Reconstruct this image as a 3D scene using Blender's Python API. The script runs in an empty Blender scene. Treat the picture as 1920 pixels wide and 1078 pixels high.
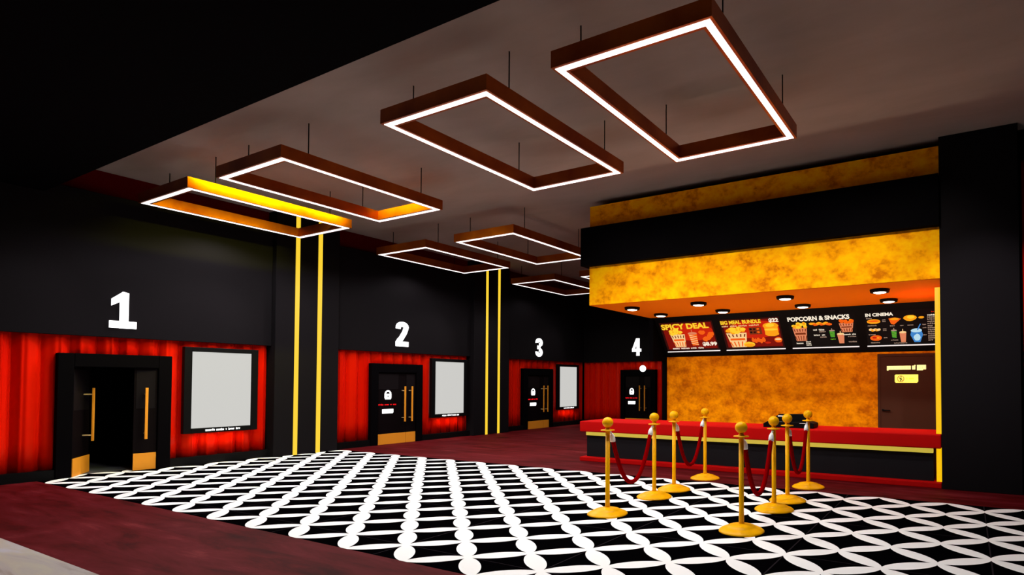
import bpy, math, random
from mathutils import Vector, Matrix
random.seed(7)
S = bpy.context.scene
COL = S.collection
PI = math.pi

# ------------------------------------------------------------------ camera
F_PX, CX, CY, YAW, PIT, EYE = 1055.0, 1268.0, 693.0, math.radians(-27.3), math.radians(1.385), 1.7
fwd = Vector((math.sin(YAW)*math.cos(PIT), math.cos(YAW)*math.cos(PIT), math.sin(PIT)))
rgt = Vector((math.cos(YAW), -math.sin(YAW), 0))
upv = rgt.cross(fwd)
cd = bpy.data.cameras.new('camera')
cd.sensor_width = 36; cd.lens = F_PX*36/1920
cd.shift_x = (960-CX)/1920; cd.shift_y = (CY-539)/1920
cd.clip_start = .05; cd.clip_end = 200
cam = bpy.data.objects.new('camera', cd); COL.objects.link(cam)
m = Matrix((( rgt.x, upv.x, -fwd.x, 0), (rgt.y, upv.y, -fwd.y, 0), (rgt.z, upv.z, -fwd.z, EYE), (0, 0, 0, 1)))
cam.matrix_world = m
S.camera = cam

# ------------------------------------------------------------------ world, exposure
S.view_settings.view_transform = 'Standard'
S.view_settings.look = 'None'
S.view_settings.gamma = 1
S.view_settings.use_curve_mapping = False
S.view_settings.exposure = 0.0
w = bpy.data.worlds.new('world'); S.world = w; w.use_nodes = True
w.node_tree.nodes['Background'].inputs[0].default_value = (.9, .75, .7, 1)
w.node_tree.nodes['Background'].inputs[1].default_value = 0.0

STRIP_L = 1.5      # radiance of the pendant light strips
def area(name, loc, direction, sx, sy, power, color=(1, 1, 1), spread=180):
    l = bpy.data.lights.new(name, 'AREA'); l.shape = 'RECTANGLE'; l.size = sx; l.size_y = sy
    l.energy = power; l.color = color; l.spread = math.radians(spread)
    o = bpy.data.objects.new(name, l); COL.objects.link(o); o.location = loc
    o.rotation_euler = Vector(direction).to_track_quat('-Z', 'Y').to_euler()
    return o
def point(name, loc, power, color, r=.05):
    l = bpy.data.lights.new(name, 'POINT'); l.energy = power; l.color = color; l.shadow_soft_size = r
    o = bpy.data.objects.new(name, l); COL.objects.link(o); o.location = loc
    return o
def spot(name, loc, direction, power, color, angle, blend=.6, r=.05):
    l = bpy.data.lights.new(name, 'SPOT'); l.energy = power; l.color = color; l.shadow_soft_size = r
    l.spot_size = math.radians(angle); l.spot_blend = blend
    o = bpy.data.objects.new(name, l); COL.objects.link(o); o.location = loc
    o.rotation_euler = Vector(direction).to_track_quat('-Z', 'Y').to_euler()
    return o
LAMP_W = 190        # power of the light of each side of a frame lamp
DOWN_W = 38
# added spots without fixtures, raking the left wall's curtains for fold contrast
for y, p in ((2.2, 60), (4.9, 120), (6.3, 70), (10.5, 110), (12.3, 60), (16.0, 50)):
    spot('curtain_fill', (-12.9, y+2.4, 4.9), (-1.55, -2.3, -3.5), p*1.5, (1, .93, .9), 60, .8, .03)
# added area lights without fixtures, turning two lamp frames bright yellow
area('warm_fill', (-11.38, 6.06, 5.40), (-.36, 0, -.27), 2.6, .03, 40, (.95, 1, .0), 75)
area('warm_fill', (-9.86, 6.98, 5.38), (0, .36, -.25), 1.5, .03, 22, (.95, 1, .0), 75)
spot('column_fill', (.3, 7.2, 5.0), (-.1, 2.85, -2.3), 330, (1, .92, .95), 46, .9, .05)  # added spot without a fixture, brightens the black column
# added area lights without fixtures, brightening the curtain below the poster cases
for y in (6.32, 12.35, 18.25):
    area('poster_fill', (-14.27, y, .62), (-.35, 0, -.9), .9, .05, 3.2, (1, .75, .6), 150)
# added upward spots behind the counter, no fixtures, filling soffit and back wall
for x in (-6.2, -4.4, -2.6, -1.1):
    spot('soffit_fill', (x, 11.3, .75), (0, .12, 1), 48, (1, .8, .6), 150, .8, .1)
point('red_glow', (-.75, 11.6, 3.05), 9, (1, .08, .02), .08)  # added red point light without a fixture, tints the soffit's right end
CANOPY_W = 135
for x in (-6.3, -5.0, -3.7, -2.1, -.9):
    spot('canopy_fill', (x, 7.55, 4.95), (0, 2.5, -1.65), CANOPY_W*1.2, (1, .93, .82), 78, 1.0, .1)  # added spots without fixtures, brighten the gold fascia

# ------------------------------------------------------------------ materials
def lin(c):
    return tuple(((v/255)/12.92 if v/255 <= .04045 else ((v/255+.055)/1.055)**2.4) for v in c)
def mat(name, col, rough=.6, metal=0.0, emit=None, es=1.0, spec=.5):
    mt = bpy.data.materials.new(name); mt.use_nodes = True
    b = mt.node_tree.nodes['Principled BSDF']
    b.inputs['Base Color'].default_value = (*col, 1)
    b.inputs['Roughness'].default_value = rough
    b.inputs['Metallic'].default_value = metal
    b.inputs['Specular IOR Level'].default_value = spec
    if emit is not None:
        b.inputs['Emission Color'].default_value = (*emit, 1)
        b.inputs['Emission Strength'].default_value = es
    return mt
class NT:
    def __init__(s, mt): s.t = mt.node_tree; s.b = s.t.nodes['Principled BSDF']
    def n(s, typ, **kw):
        nd = s.t.nodes.new(typ)
        for k, v in kw.items(): setattr(nd, k, v)
        return nd
    def l(s, a, b): s.t.links.new(a, b)
    def math(s, op, a, b=None, c=None):
        nd = s.n('ShaderNodeMath', operation=op)
        for i, v in enumerate((a, b, c)):
            if v is None: continue
            if isinstance(v, (int, float)): nd.inputs[i].default_value = v
            else: s.l(v, nd.inputs[i])
        return nd.outputs[0]
    def pos(s):
        return s.n('ShaderNodeNewGeometry').outputs['Position']
    def mapping(s, src, scale, loc=(0, 0, 0), rot=(0, 0, 0)):
        nd = s.n('ShaderNodeMapping'); nd.inputs['Scale'].default_value = scale
        nd.inputs['Location'].default_value = loc; nd.inputs['Rotation'].default_value = rot
        s.l(src, nd.inputs['Vector']); return nd.outputs[0]
    def noise(s, vec, scale, detail=4, rough=.55, dist=0):
        nd = s.n('ShaderNodeTexNoise'); nd.inputs['Scale'].default_value = scale
        nd.inputs['Detail'].default_value = detail; nd.inputs['Roughness'].default_value = rough
        nd.inputs['Distortion'].default_value = dist
        s.l(vec, nd.inputs['Vector']); return nd.outputs['Fac']
    def ramp(s, fac, stops):
        nd = s.n('ShaderNodeValToRGB'); cr = nd.color_ramp
        while len(cr.elements) < len(stops): cr.elements.new(.5)
        for e, (p, c) in zip(cr.elements, stops): e.position = p; e.color = (*c, 1)
        s.l(fac, nd.inputs['Fac']); return nd.outputs['Color']
    def mix(s, fac, a, b, blend='MIX'):
        nd = s.n('ShaderNodeMix', data_type='RGBA', blend_type=blend)
        for i, v in ((0, fac), (6, a), (7, b)):
            if isinstance(v, (int, float)): nd.inputs[i].default_value = v
            elif isinstance(v, tuple): nd.inputs[i].default_value = (*v, 1)
            else: s.l(v, nd.inputs[i])
        return nd.outputs[2]

M = {}
M['black'] = mat('black_paint', (.0016, .0012, .0018), .8, spec=.02)
M['panel'] = mat('black_wall_panel', (.0080, .0068, .0080), .8, spec=.02)
M['pure'] = mat('black_plastic', (.003, .003, .0035), .5, spec=.06)
M['rod'] = mat('black_rod', (.003, .003, .003), .6, spec=.1)
M['doorleaf'] = mat('black_door', (.0035, .0018, .0024), .6, spec=.04)
M['doorglass'] = mat('dark_door_panel', (.007, .005, .006), .5, spec=.05)
M['white_led'] = mat('white_led', (.8, .8, .8), .5, emit=(1, .97, .95), es=STRIP_L)
M['sign_white'] = mat('lit_white_sign', (.8, .8, .8), .5, emit=(1, 1, 1), es=1.3)
M['sign_red'] = mat('lit_red_lettering', (.3, 0, 0), .5, emit=(.8, .005, .01), es=1.0)
M['poster'] = mat('lit_poster_panel', (.02, .02, .02), .9, emit=lin((203, 202, 198)), es=1.0, spec=0)
M['yellow_strip'] = mat('lit_yellow_strip', (.02, .01, .0), .5, emit=(1, .66, .035), es=.98)
M['amber_strip'] = mat('lit_amber_strip', (.02, .01, .0), .5, emit=(1, .56, .0), es=.95)
M['gold_metal'] = mat('polished_gold', (1.0, .47, .0), .35, .0, spec=.12)
M['maroon'] = mat('shaded_curtain_band', (.10, .0015, .0015), .8, spec=.02)  # dim top of the curtain, its shade put into a darker colour
M['brass'] = mat('orange_brass', (.8, .30, .02), .5, .0, spec=.2)
M['brass_pale'] = mat('pale_brass', (.85, .6, .3), .3, .3)
M['chrome'] = mat('white_chrome', (.9, .9, .92), .3, .0)
M['velvet'] = mat('dark_red_velvet', (.24, .0, .001), .9, spec=.0)
M['counter_red'] = mat('red_counter', (.48, .004, .004), .6, spec=.02)
M['counter_body'] = mat('dark_counter_front', (.010, .009, .011), .7, spec=.05)
M['counter_trim'] = mat('glowing_counter_trim', (.75, .6, .10), .45, emit=(.50, .42, .05), es=.9)  # emission added to lift the strip out of the countertop's shade
M['soffit'] = mat('amber_soffit', (.86, .22, .0), .7, spec=.05)
M['door_brown'] = mat('dark_brown_door', (.058, .022, .013), .7, spec=.02)
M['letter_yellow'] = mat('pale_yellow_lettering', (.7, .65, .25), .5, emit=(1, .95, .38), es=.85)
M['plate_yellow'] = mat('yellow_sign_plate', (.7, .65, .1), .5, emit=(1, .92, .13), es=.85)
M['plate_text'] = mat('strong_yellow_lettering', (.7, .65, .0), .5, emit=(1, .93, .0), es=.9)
M['ring_red'] = mat('red_orange_ring', (.6, .15, .02), .5)
M['downlight_lens'] = mat('downlight_lens', (.8, .8, .8), .5, emit=(1, .95, .88), es=9)

# copper of the pendant frames
M['copper'] = mat('dark_copper', (.20, .032, .008), .38, .75)
t = NT(M['copper'])
n1 = t.noise(t.mapping(t.pos(), (1, 1, 1)), 1.6, 4)
t.l(t.ramp(n1, [(.3, (.26, .035, .003)), (.7, (.50, .12, .010))]), t.b.inputs['Base Color'])

# mottled gold plaster
def gold_plaster(name, dark, mid, bright, sc=2.4):
    mt = mat(name, mid, .7, spec=.03); t = NT(mt)
    v = t.mapping(t.pos(), (1, 1, 1.25))
    n1 = t.noise(v, sc, 8, .58, .1)
    n2 = t.noise(v, sc*4.2, 6, .6, .2)
    f = t.math('ADD', t.math('MULTIPLY', n1, .72), t.math('MULTIPLY', n2, .30))
    t.l(t.ramp(f, [(.38, dark), (.49, mid), (.62, bright)]), t.b.inputs['Base Color'])
    return mt
M['gold_front'] = gold_plaster('gold_leaf_plaster', (.58, .15, .0), (.92, .35, .0), (1.0, .50, .0), 2.6)
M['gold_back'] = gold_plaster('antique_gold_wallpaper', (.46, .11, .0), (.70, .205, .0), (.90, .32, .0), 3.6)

# ceiling plaster
M['ceiling'] = mat('taupe_ceiling', (.3, .2, .18), .9, spec=.1)
t = NT(M['ceiling'])
n1 = t.noise(t.mapping(t.pos(), (.5, 1.6, 1)), 1.1, 6, .6, .4)
t.l(t.ramp(n1, [(.3, (.30, .245, .222)), (.7, (.365, .29, .262))]), t.b.inputs['Base Color'])

# carpet-like dark red stained boards
M['carpet'] = mat('dark_red_stained_floor', (.06, .006, .01), .7, spec=.05)
t = NT(M['carpet'])
p = t.pos()
n1 = t.noise(t.mapping(p, (.34, 1.5, 1)), 2.0, 9, .66, .8)
n2 = t.noise(t.mapping(p, (.8, 5.0, 1), (3, 1, 0)), 1.3, 6, .6, .3)
f = t.math('ADD', t.math('MULTIPLY', n1, .7), t.math('MULTIPLY', n2, .32))
c1 = t.ramp(f, [(.36, (.036, .0006, .0010)), (.47, (.085, .0022, .0035)), (.57, (.115, .006, .010)), (.68, (.19, .022, .025))])
br = t.n('ShaderNodeTexBrick'); br.offset = .5
t.l(t.mapping(p, (1, 1, 1)), br.inputs['Vector'])
br.inputs['Color1'].default_value = (1, 1, 1, 1); br.inputs['Color2'].default_value = (.62, .6, .6, 1); br.inputs['Mortar'].default_value = (.7, .7, .7, 1)
br.inputs['Scale'].default_value = 1; br.inputs['Mortar Size'].default_value = .006; br.inputs['Brick Width'].default_value = 2.2; br.inputs['Row Height'].default_value = .62
t.l(t.mix(.55, c1, br.outputs['Color'], 'MULTIPLY'), t.b.inputs['Base Color'])

# pale mall stone
M['stone'] = mat('pale_veined_stone', (.3, .27, .25), .5, spec=.3)
t = NT(M['stone'])
n1 = t.noise(t.mapping(t.pos(), (.35, 1.8, 1), rot=(0, 0, .25)), 2.2, 7, .6, .6)
t.l(t.ramp(n1, [(.3, (.26, .19, .14)), (.45, (.44, .40, .39)), (.55, (.50, .46, .38)), (.7, (.52, .52, .58))]), t.b.inputs['Base Color'])

# black and white petal tiles
M['tile'] = mat('black_white_petal_tile', (1, 1, 1), .9, spec=0)
t = NT(M['tile'])
sx = t.n('ShaderNodeSeparateXYZ'); t.l(t.pos(), sx.inputs[0])
X0, Y0, DX, DY = .19, 8.509, .4545, .376
u = t.math('DIVIDE', t.math('SUBTRACT', sx.outputs['X'], X0), DX)
v = t.math('DIVIDE', t.math('SUBTRACT', sx.outputs['Y'], Y0), DY)
a = t.math('MULTIPLY', t.math('ADD', u, v), .5)
b = t.math('MULTIPLY', t.math('SUBTRACT', u, v), .5)
# distance to the nearest lattice line and along position
def cen(x): return t.math('SUBTRACT', t.math('FRACT', x), .5)              # 0 mid edge
def near(x): return t.math('SUBTRACT', t.math('FRACT', t.math('ADD', x, .5)), .5)   # 0 on the line
def petal(al, ac):
    # lens: two arcs through (+-.5, 0); slightly fattened towards an ellipse
    al2 = t.math('POWER', t.math('ABSOLUTE', t.math('DIVIDE', cen(al), .5)), 2.0)
    ac2 = t.math('POWER', t.math('ABSOLUTE', t.math('DIVIDE', near(ac), .168)), 1.45)
    return t.math('LESS_THAN', t.math('ADD', al2, ac2), 1.0)
pt = t.math('MAXIMUM', petal(a, b), petal(b, a))
sa = t.math('LESS_THAN', t.math('ABSOLUTE', t.math('MULTIPLY', t.math('SUBTRACT', t.math('FRACT', t.math('ADD', t.math('DIVIDE', u, 4), .5)), .5), 4*DX)), .007)
sb = t.math('LESS_THAN', t.math('ABSOLUTE', t.math('MULTIPLY', t.math('SUBTRACT', t.math('FRACT', t.math('ADD', t.math('DIVIDE', v, 4), .5)), .5), 4*DY)), .004)
seam = t.math('MAXIMUM', sa, sb)
bk = t.mix(seam, (.0010, .0008, .0012), (.018, .014, .017))
t.l(t.mix(pt, bk, (.96, .96, .96)), t.b.inputs['Base Color'])

# red curtain cloth
def curtain_mat(name, c, c2):
    mt = mat(name, c, .36, spec=.7); t = NT(mt)
    t.b.inputs['Specular Tint'].default_value = (1, .10, .015, 1)
    n1 = t.noise(t.mapping(t.pos(), (5, 5, .2)), 1.0, 2, .4)
    t.l(t.ramp(n1, [(.3, c), (.7, c2)]), t.b.inputs['Base Color'])
    return mt
M['curtain'] = curtain_mat('red_curtain_cloth', (.60, .003, .0), (.74, .009, .0005))

# ------------------------------------------------------------------ mesh building
class MB:
    def __init__(s): s.v = []; s.f = []; s.mi = []; s.sm = []
    def poly(s, pts, mi=0):
        k = len(s.v); s.v += [tuple(p) for p in pts]; s.f.append(list(range(k, k+len(pts)))); s.mi.append(mi); s.sm.append(False)
    def box(s, x0, x1, y0, y1, z0, z1, mi=0):
        k = len(s.v)
        s.v += [(x0, y0, z0), (x1, y0, z0), (x1, y1, z0), (x0, y1, z0), (x0, y0, z1), (x1, y0, z1), (x1, y1, z1), (x0, y1, z1)]
        for q in ((0, 3, 2, 1), (4, 5, 6, 7), (0, 1, 5, 4), (1, 2, 6, 5), (2, 3, 7, 6), (3, 0, 4, 7)):
            s.f.append([k+i for i in q]); s.mi.append(mi); s.sm.append(False)
    def prism(s, pts, fn, d0, d1, mi=0):
        """extrude a 2-D outline (ccw) between two depths; fn(x, z, d) -> 3-D"""
        k = len(s.v); n = len(pts)
        s.v += [fn(x, z, d0) for x, z in pts] + [fn(x, z, d1) for x, z in pts]
        s.f.append([k+i for i in range(n)]); s.mi.append(mi); s.sm.append(False)
        s.f.append([k+n+i for i in reversed(range(n))]); s.mi.append(mi); s.sm.append(False)
        for i in range(n):
            j = (i+1) % n
            s.f.append([k+i, k+n+i, k+n+j, k+j]); s.mi.append(mi); s.sm.append(False)
    def lathe(s, prof, seg=32, c=(0, 0, 0), mi=0, smooth=True):
        k = len(s.v)
        for r, z in prof:
            for i in range(seg):
                a_ = 2*PI*i/seg; s.v.append((c[0]+r*math.cos(a_), c[1]+r*math.sin(a_), c[2]+z))
        for j in range(len(prof)-1):
            for i in range(seg):
                i2 = (i+1) % seg
                s.f.append([k+j*seg+i, k+j*seg+i2, k+(j+1)*seg+i2, k+(j+1)*seg+i]); s.mi.append(mi); s.sm.append(smooth)
        s.f.append([k+i for i in reversed(range(seg))]); s.mi.append(mi); s.sm.append(False)
        e = k+(len(prof)-1)*seg
        s.f.append([e+i for i in range(seg)]); s.mi.append(mi); s.sm.append(False)
    def tube(s, pts, r, seg=10, mi=0, rads=None):
        k = len(s.v); n = len(pts); P = [Vector(p) for p in pts]
        side = None
        for j in range(n):
            d = (P[min(j+1, n-1)]-P[max(j-1, 0)]).normalized()
            if side is None:
                side = d.cross(Vector((0, 0, 1)))
                if side.length < .1: side = d.cross(Vector((1, 0, 0)))
            side = (side-d*side.dot(d)).normalized(); o_ = d.cross(side)
            rr = rads[j] if rads else r
            for i in range(seg):
                a_ = 2*PI*i/seg; s.v.append(tuple(P[j]+side*rr*math.cos(a_)+o_*rr*math.sin(a_)))
        for j in range(n-1):
            for i in range(seg):
                i2 = (i+1) % seg
                s.f.append([k+j*seg+i, k+j*seg+i2, k+(j+1)*seg+i2, k+(j+1)*seg+i]); s.mi.append(mi); s.sm.append(True)
        s.f.append([k+i for i in reversed(range(seg))]); s.mi.append(mi); s.sm.append(False)
        s.f.append([k+(n-1)*seg+i for i in range(seg)]); s.mi.append(mi); s.sm.append(False)
    def build(s, name, mats, parent=None, loc=(0, 0, 0), rz=0, bevel=0, bseg=2):
        me = bpy.data.meshes.new(name)
        me.from_pydata(s.v, [], s.f); me.update()
        if not isinstance(mats, (list, tuple)): mats = [mats]
        for q in mats: me.materials.append(q)
        for p_, i, sm in zip(me.polygons, s.mi, s.sm): p_.material_index = i; p_.use_smooth = sm
        o = bpy.data.objects.new(name, me); COL.objects.link(o)
        if parent: o.parent = parent
        o.location = loc; o.rotation_euler = (0, 0, rz)
        if bevel:
            bv = o.modifiers.new('bevel', 'BEVEL'); bv.width = bevel; bv.segments = bseg; bv.limit_method = 'ANGLE'; bv.harden_normals = False
        return o
def tag(o, label, cat, group=None, kind=None):
    o['label'] = label; o['category'] = cat
    if group: o['group'] = group
    if kind: o['kind'] = kind
    return o
def thing(name, label, cat, loc=(0, 0, 0), rz=0, group=None, kind=None):
    o = bpy.data.objects.new(name, None); COL.objects.link(o); o.location = loc; o.rotation_euler = (0, 0, rz)
    o.empty_display_size = .1
    return tag(o, label, cat, group, kind)
def struct(o, label, cat):
    return tag(o, label, cat, None, 'structure')
def copy_tree(o, parent=None):
    c = o.copy(); COL.objects.link(c); c.parent = parent
    for ch in list(o.children): copy_tree(ch, c)
    return c

def text_polys(txt, bold=0.0):
    """outline faces of a line of text in the built-in face, scaled to a 0..1 box"""
    cu = bpy.data.curves.new('tmp', 'FONT'); cu.body = txt; cu.size = 1; cu.offset = bold; cu.resolution_u = 3
    ob = bpy.data.objects.new('tmp', cu); COL.objects.link(ob)
    dg = bpy.context.evaluated_depsgraph_get(); dg.update()
    me = bpy.data.meshes.new_from_object(ob.evaluated_get(dg))
    vs = [(q.co.x, q.co.y) for q in me.vertices]; fs = [list(q.vertices) for q in me.polygons]
    bpy.data.objects.remove(ob); bpy.data.curves.remove(cu); bpy.data.meshes.remove(me)
    x0 = min(q[0] for q in vs); x1 = max(q[0] for q in vs); y0 = min(q[1] for q in vs); y1 = max(q[1] for q in vs)
    return [((x-x0)/(x1-x0), (y-y0)/(y1-y0)) for x, y in vs], fs
def add_text(mb, txt, x0, x1, z0, z1, fn, d, mi=0, bold=.02):
    vs, fs = text_polys(txt, bold)
    k = len(mb.v); mb.v += [fn(x0+a_*(x1-x0), z0+b_*(z1-z0), d) for a_, b_ in vs]
    for f_ in fs: mb.f.append([k+i for i in f_]); mb.mi.append(mi); mb.sm.append(False)
def glyph_row(mb, x0, x1, z0, z1, fn, d0, d1, mi=0, words=(5, 4, 2, 3), seed=1):
    """a row of small unreadable letters, grouped in words"""
    rr = random.Random(seed); n = sum(words)+len(words)-1; st = (x1-x0)/n; x = x0
    for wi, wl in enumerate(words):
        for i in range(wl):
            h = z1-z0; top = z1 if rr.random() < .45 else z0+h*.72
            q = x+st*.08; e = x+st*.92; m_ = (q+e)/2
            kind = rr.randint(0, 3)
            bars = []
            if kind == 0: bars = [(q, q+st*.28, z0, top), (e-st*.28, e, z0, z0+h*.7), (q, e, z0+h*.45, z0+h*.7)]
            elif kind == 1: bars = [(q, q+st*.28, z0, top), (q, e, z0, z0+h*.22), (q, e, z0+h*.45, z0+h*.68)]
            elif kind == 2: bars = [(m_-st*.16, m_+st*.16, z0, top), (q, e, z0+h*.48, z0+h*.7)]
            else: bars = [(q, q+st*.28, z0, z0+h*.7), (e-st*.28, e, z0, z0+h*.7), (q, e, z0, z0+h*.22), (q, e, z0+h*.48, z0+h*.7)]
            for bx0, bx1, bz0, bz1 in bars:
                mb.prism([(bx0, bz0), (bx1, bz0), (bx1, bz1), (bx0, bz1)], fn, d0, d1, mi)
            x += st
        x += st
def stroke(mb, pts, hw, fn, d0, d1, mi=0):
    P = [Vector(p) for p in pts]; L, R = [], []
    for i, p_ in enumerate(P):
        d_ = (P[min(i+1, len(P)-1)]-P[max(i-1, 0)]).normalized(); n_ = Vector((-d_.y, d_.x))
        w_ = hw[i] if isinstance(hw, (list, tuple)) else hw
        L.append(p_+n_*w_); R.append(p_-n_*w_)
    for i in range(len(P)-1):
        mb.prism([tuple(R[i]), tuple(R[i+1]), tuple(L[i+1]), tuple(L[i])], fn, d0, d1, mi)

# ------------------------------------------------------------------ the shell
ZC = 5.717                      # ceiling
XW, XF, XCUR, XP = -14.60, -14.35, -14.50, -14.20     # wall, panel face, curtain, pillar face
YF = 19.30                      # face plane of the far wall
XR, YB = 4.2, -1.6

def quad(z, x0, x1, y0, y1, th):
    q = MB(); q.box(x0, x1, y0, y1, z-th, z); return q
quad(0, -17.0, XR, YB, 2.127, .2).build('floor', M['stone'])
q = MB(); q.box(-14.7, XR, 2.127, 3.62, -.2, 0); q.box(-14.7, XR, 8.885, 19.7, -.2, 0)
q.build('floor', M['carpet'])
quad(0, -14.7, XR, 3.62, 8.885, .2).build('floor', M['tile'])
for o, l_ in zip([o for o in COL.objects if o.name.startswith('floor')],
                 ('pale veined stone floor of the mall walkway in the near left corner', 'dark red stained floor around the tiled area',
                  'black and white petal pattern tile floor in the middle of the hall')):
    struct(o, l_, 'floor')
quad(ZC+.2, -14.9, XR, 3.6, 19.8, .2).build('ceiling', M['ceiling'])
struct(bpy.data.objects['ceiling'], 'taupe plaster ceiling above the hanging frame lamps', 'ceiling')
q = MB(); q.box(-17, XR, YB, 3.618, 5.07, ZC+.2)
struct(q.build('ceiling', M['black']), 'low black ceiling over the entrance on the near side', 'ceiling')

# left wall (with the opening of door 1), behind curtains and panels
q = MB()
q.box(XW-.15, XW, YB, 4.0, 0, ZC); q.box(XW-.15, XW, 5.28, 19.75, 0, ZC); q.box(XW-.15, XW, 4.0, 5.28, 2.03, ZC)
struct(q.build('wall_left', M['black']), 'black wall behind the red curtains of doors 1, 2 and 3', 'wall')
q = MB(); q.box(XW, -7.36, YF+.25, YF+.4, 0, ZC)
struct(q.build('wall_far', M['black']), 'black wall behind the curtain of door 4', 'wall')
q = MB(); q.box(XR, XR+.15, YB, 19.7, 0, ZC)
struct(q.build('wall_right', M['black']), 'black wall on the far right, outside the view', 'wall')
q = MB(); q.box(-17, XR, YB-.15, YB, 0, ZC)
struct(q.build('wall_near', M['black']), 'black wall behind the viewer', 'wall')
# passage behind the open door 1
q = MB()
q.box(-16.9, XW-.15, 3.9, 4.0, 0, 2.2); q.box(-16.9, XW-.15, 6.0, 6.1, 0, 2.2); q.box(-17.0, -16.9, 3.9, 6.1, 0, 2.2)
q.box(-16.9, XW-.15, 4.0, 6.0, 2.03, 2.13); q.box(-16.9, -14.7, 4.0, 6.0, -.1, 0.0, 1)
struct(q.build('wall_passage', [M['pure'], mat('dark_grey_passage_floor', (.07, .07, .085), .7)]), 'dark passage seen through the open door 1', 'passage')

# fascia panels over the curtains
bays = [(YB, 7.29, 'first'), (8.77, 13.20, 'second'), (14.78, 19.42, 'third')]
for i, (a_, b_, nm) in enumerate(bays):
    q = MB(); q.box(XF-.06, XF, a_, b_, 2.57, 5.25)
    struct(q.build('trim_%d' % (i+1), M['panel'], bevel=.008), 'black wall panel above the curtain, carrying the number %d' % (i+1), 'wall panel')
q = MB(); q.box(XF, -7.36, YF, YF+.06, 2.57, 5.25)
struct(q.build('trim_4', M['panel'], bevel=.008), 'black wall panel on the far wall, carrying the number 4', 'wall panel')
# baseboards
q = MB()
for a_, b_ in ((YB, 3.84), (5.45, 7.29), (8.77, 9.76), (11.38, 13.2), (14.78, 15.68), (17.32, 19.35)):
    q.box(XW+.0, XF, a_, b_, 0, .165)
struct(q.build('baseboard_left', M['pure']), 'black baseboard under the curtains of the left wall', 'baseboard')
q = MB(); q.box(XF, -12.52, YF, YF+.2, 0, .165); q.box(-10.88, -7.4, YF, YF+.2, 0, .165)
struct(q.build('baseboard_far', M['pure']), 'black baseboard under the curtain of the far wall', 'baseboard')

# curtains
def fold(s):
    p_ = s+.035*math.sin(s*2.9)
    u_ = (p_/.33) % 1.0; big = int(p_/.33) % 2
    d_ = .105*(abs(math.sin(PI*u_)))**.75-.055
    d_ += .020*math.exp(-((u_-(.30 if big else .62))/.07)**2)
    return d_+.004*math.sin(s*2*PI/.11)
def curtain(name, L, z0, z1, rz, loc, label, seed, cuts=()):
    q = MB(); n = int(L/.012); zs = [z0, z0+.5, z0+1.2, 2.4, z1]
    for j, z in enumerate(zs):
        for i in range(n+1):
            s_ = L*i/n; amp = 1.0+.12*math.sin(z*1.3+s_)
            q.v.append((s_, -fold(s_+seed)*amp, z))
    for j in range(len(zs)-1):
        for i in range(n):
            k = j*(n+1)+i
            s_ = L*(i+.5)/n; zc = (zs[j]+zs[j+1])/2
            q.f.append([k, k+1, k+n+2, k+n+1]); q.mi.append(0); q.sm.append(True)
    o = q.build(name, M['curtain'], loc=loc, rz=rz)
    so = o.modifiers.new('cloth', 'SOLIDIFY'); so.thickness = .004; so.offset = 0
    # openings for the doors are cut out of the cloth
    for (c0, c1, cz) in cuts:
        me = o.data
        import bmesh
        bm = bmesh.new(); bm.from_mesh(me)
        bmesh.ops.bisect_plane(bm, geom=bm.verts[:]+bm.edges[:]+bm.faces[:], plane_co=(0, 0, cz), plane_no=(0, 0, 1))
        dele = [f_ for f_ in bm.faces if c0 < f_.calc_center_median().x < c1 and f_.calc_center_median().z < cz]
        bmesh.ops.delete(bm, geom=dele, context='FACES'); bm.to_mesh(me); bm.free()
    return tag(o, label, 'curtain', 'red curtains of the auditorium walls')
ZT = ZC-.01
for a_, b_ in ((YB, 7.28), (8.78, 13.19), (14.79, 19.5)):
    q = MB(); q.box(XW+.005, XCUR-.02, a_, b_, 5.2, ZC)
    struct(q.build('trim_5', M['maroon']), 'flat dark maroon band above the black panel, curtain top with its shade put into the colour', 'wall band')
ZT = 5.2
curtain('curtain', 7.27-YB, .165, ZT, PI/2, (XCUR, YB+.01, 0), 'red pleated curtain around door 1, nearest the viewer', 0, [(3.98-YB, 5.32-YB, 2.1)])
curtain('curtain', 4.41, .165, ZT, PI/2, (XCUR, 8.78, 0), 'red pleated curtain around door 2, between the two striped pillars', 2.2, [(1.1, 2.5, 2.1)])
curtain('curtain', 4.55, .165, ZT, PI/2, (XCUR, 14.79, 0), 'red pleated curtain around door 3, right of the second pillar', 5.1, [(1.0, 2.4, 2.1)])
curtain('curtain', 6.95, .165, ZT, 0, (XF-.02, YF+.125, 0), 'dim red pleated curtain around door 4 on the far wall', 8.4, [(1.95, 3.35, 2.1)])

# pillars with lit strips
def pillar(y0, y1, strips, label):
    t_ = thing('pillar', label, 'pillar', (XP, (y0+y1)/2, 0), group='black pillars with two yellow strips')
    yc = (y0+y1)/2
    q = MB(); q.box(XW-XP, 0, y0-yc, y1-yc, 0, ZC); q.build('pillar_body', M['panel'], t_, bevel=.01)
    for a_, b_ in strips:
        q = MB(); q.box(0, .018, a_-yc, b_-yc, .0, ZC); q.build('light_strip', M['yellow_strip'], t_)
pillar(7.29, 8.77, ((7.71, 7.80), (8.235, 8.33)), 'black pillar with two yellow strips between doors 1 and 2')
pillar(13.2, 14.78, ((13.70, 13.79), (14.24, 14.33)), 'black pillar with two yellow strips between doors 2 and 3')

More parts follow.
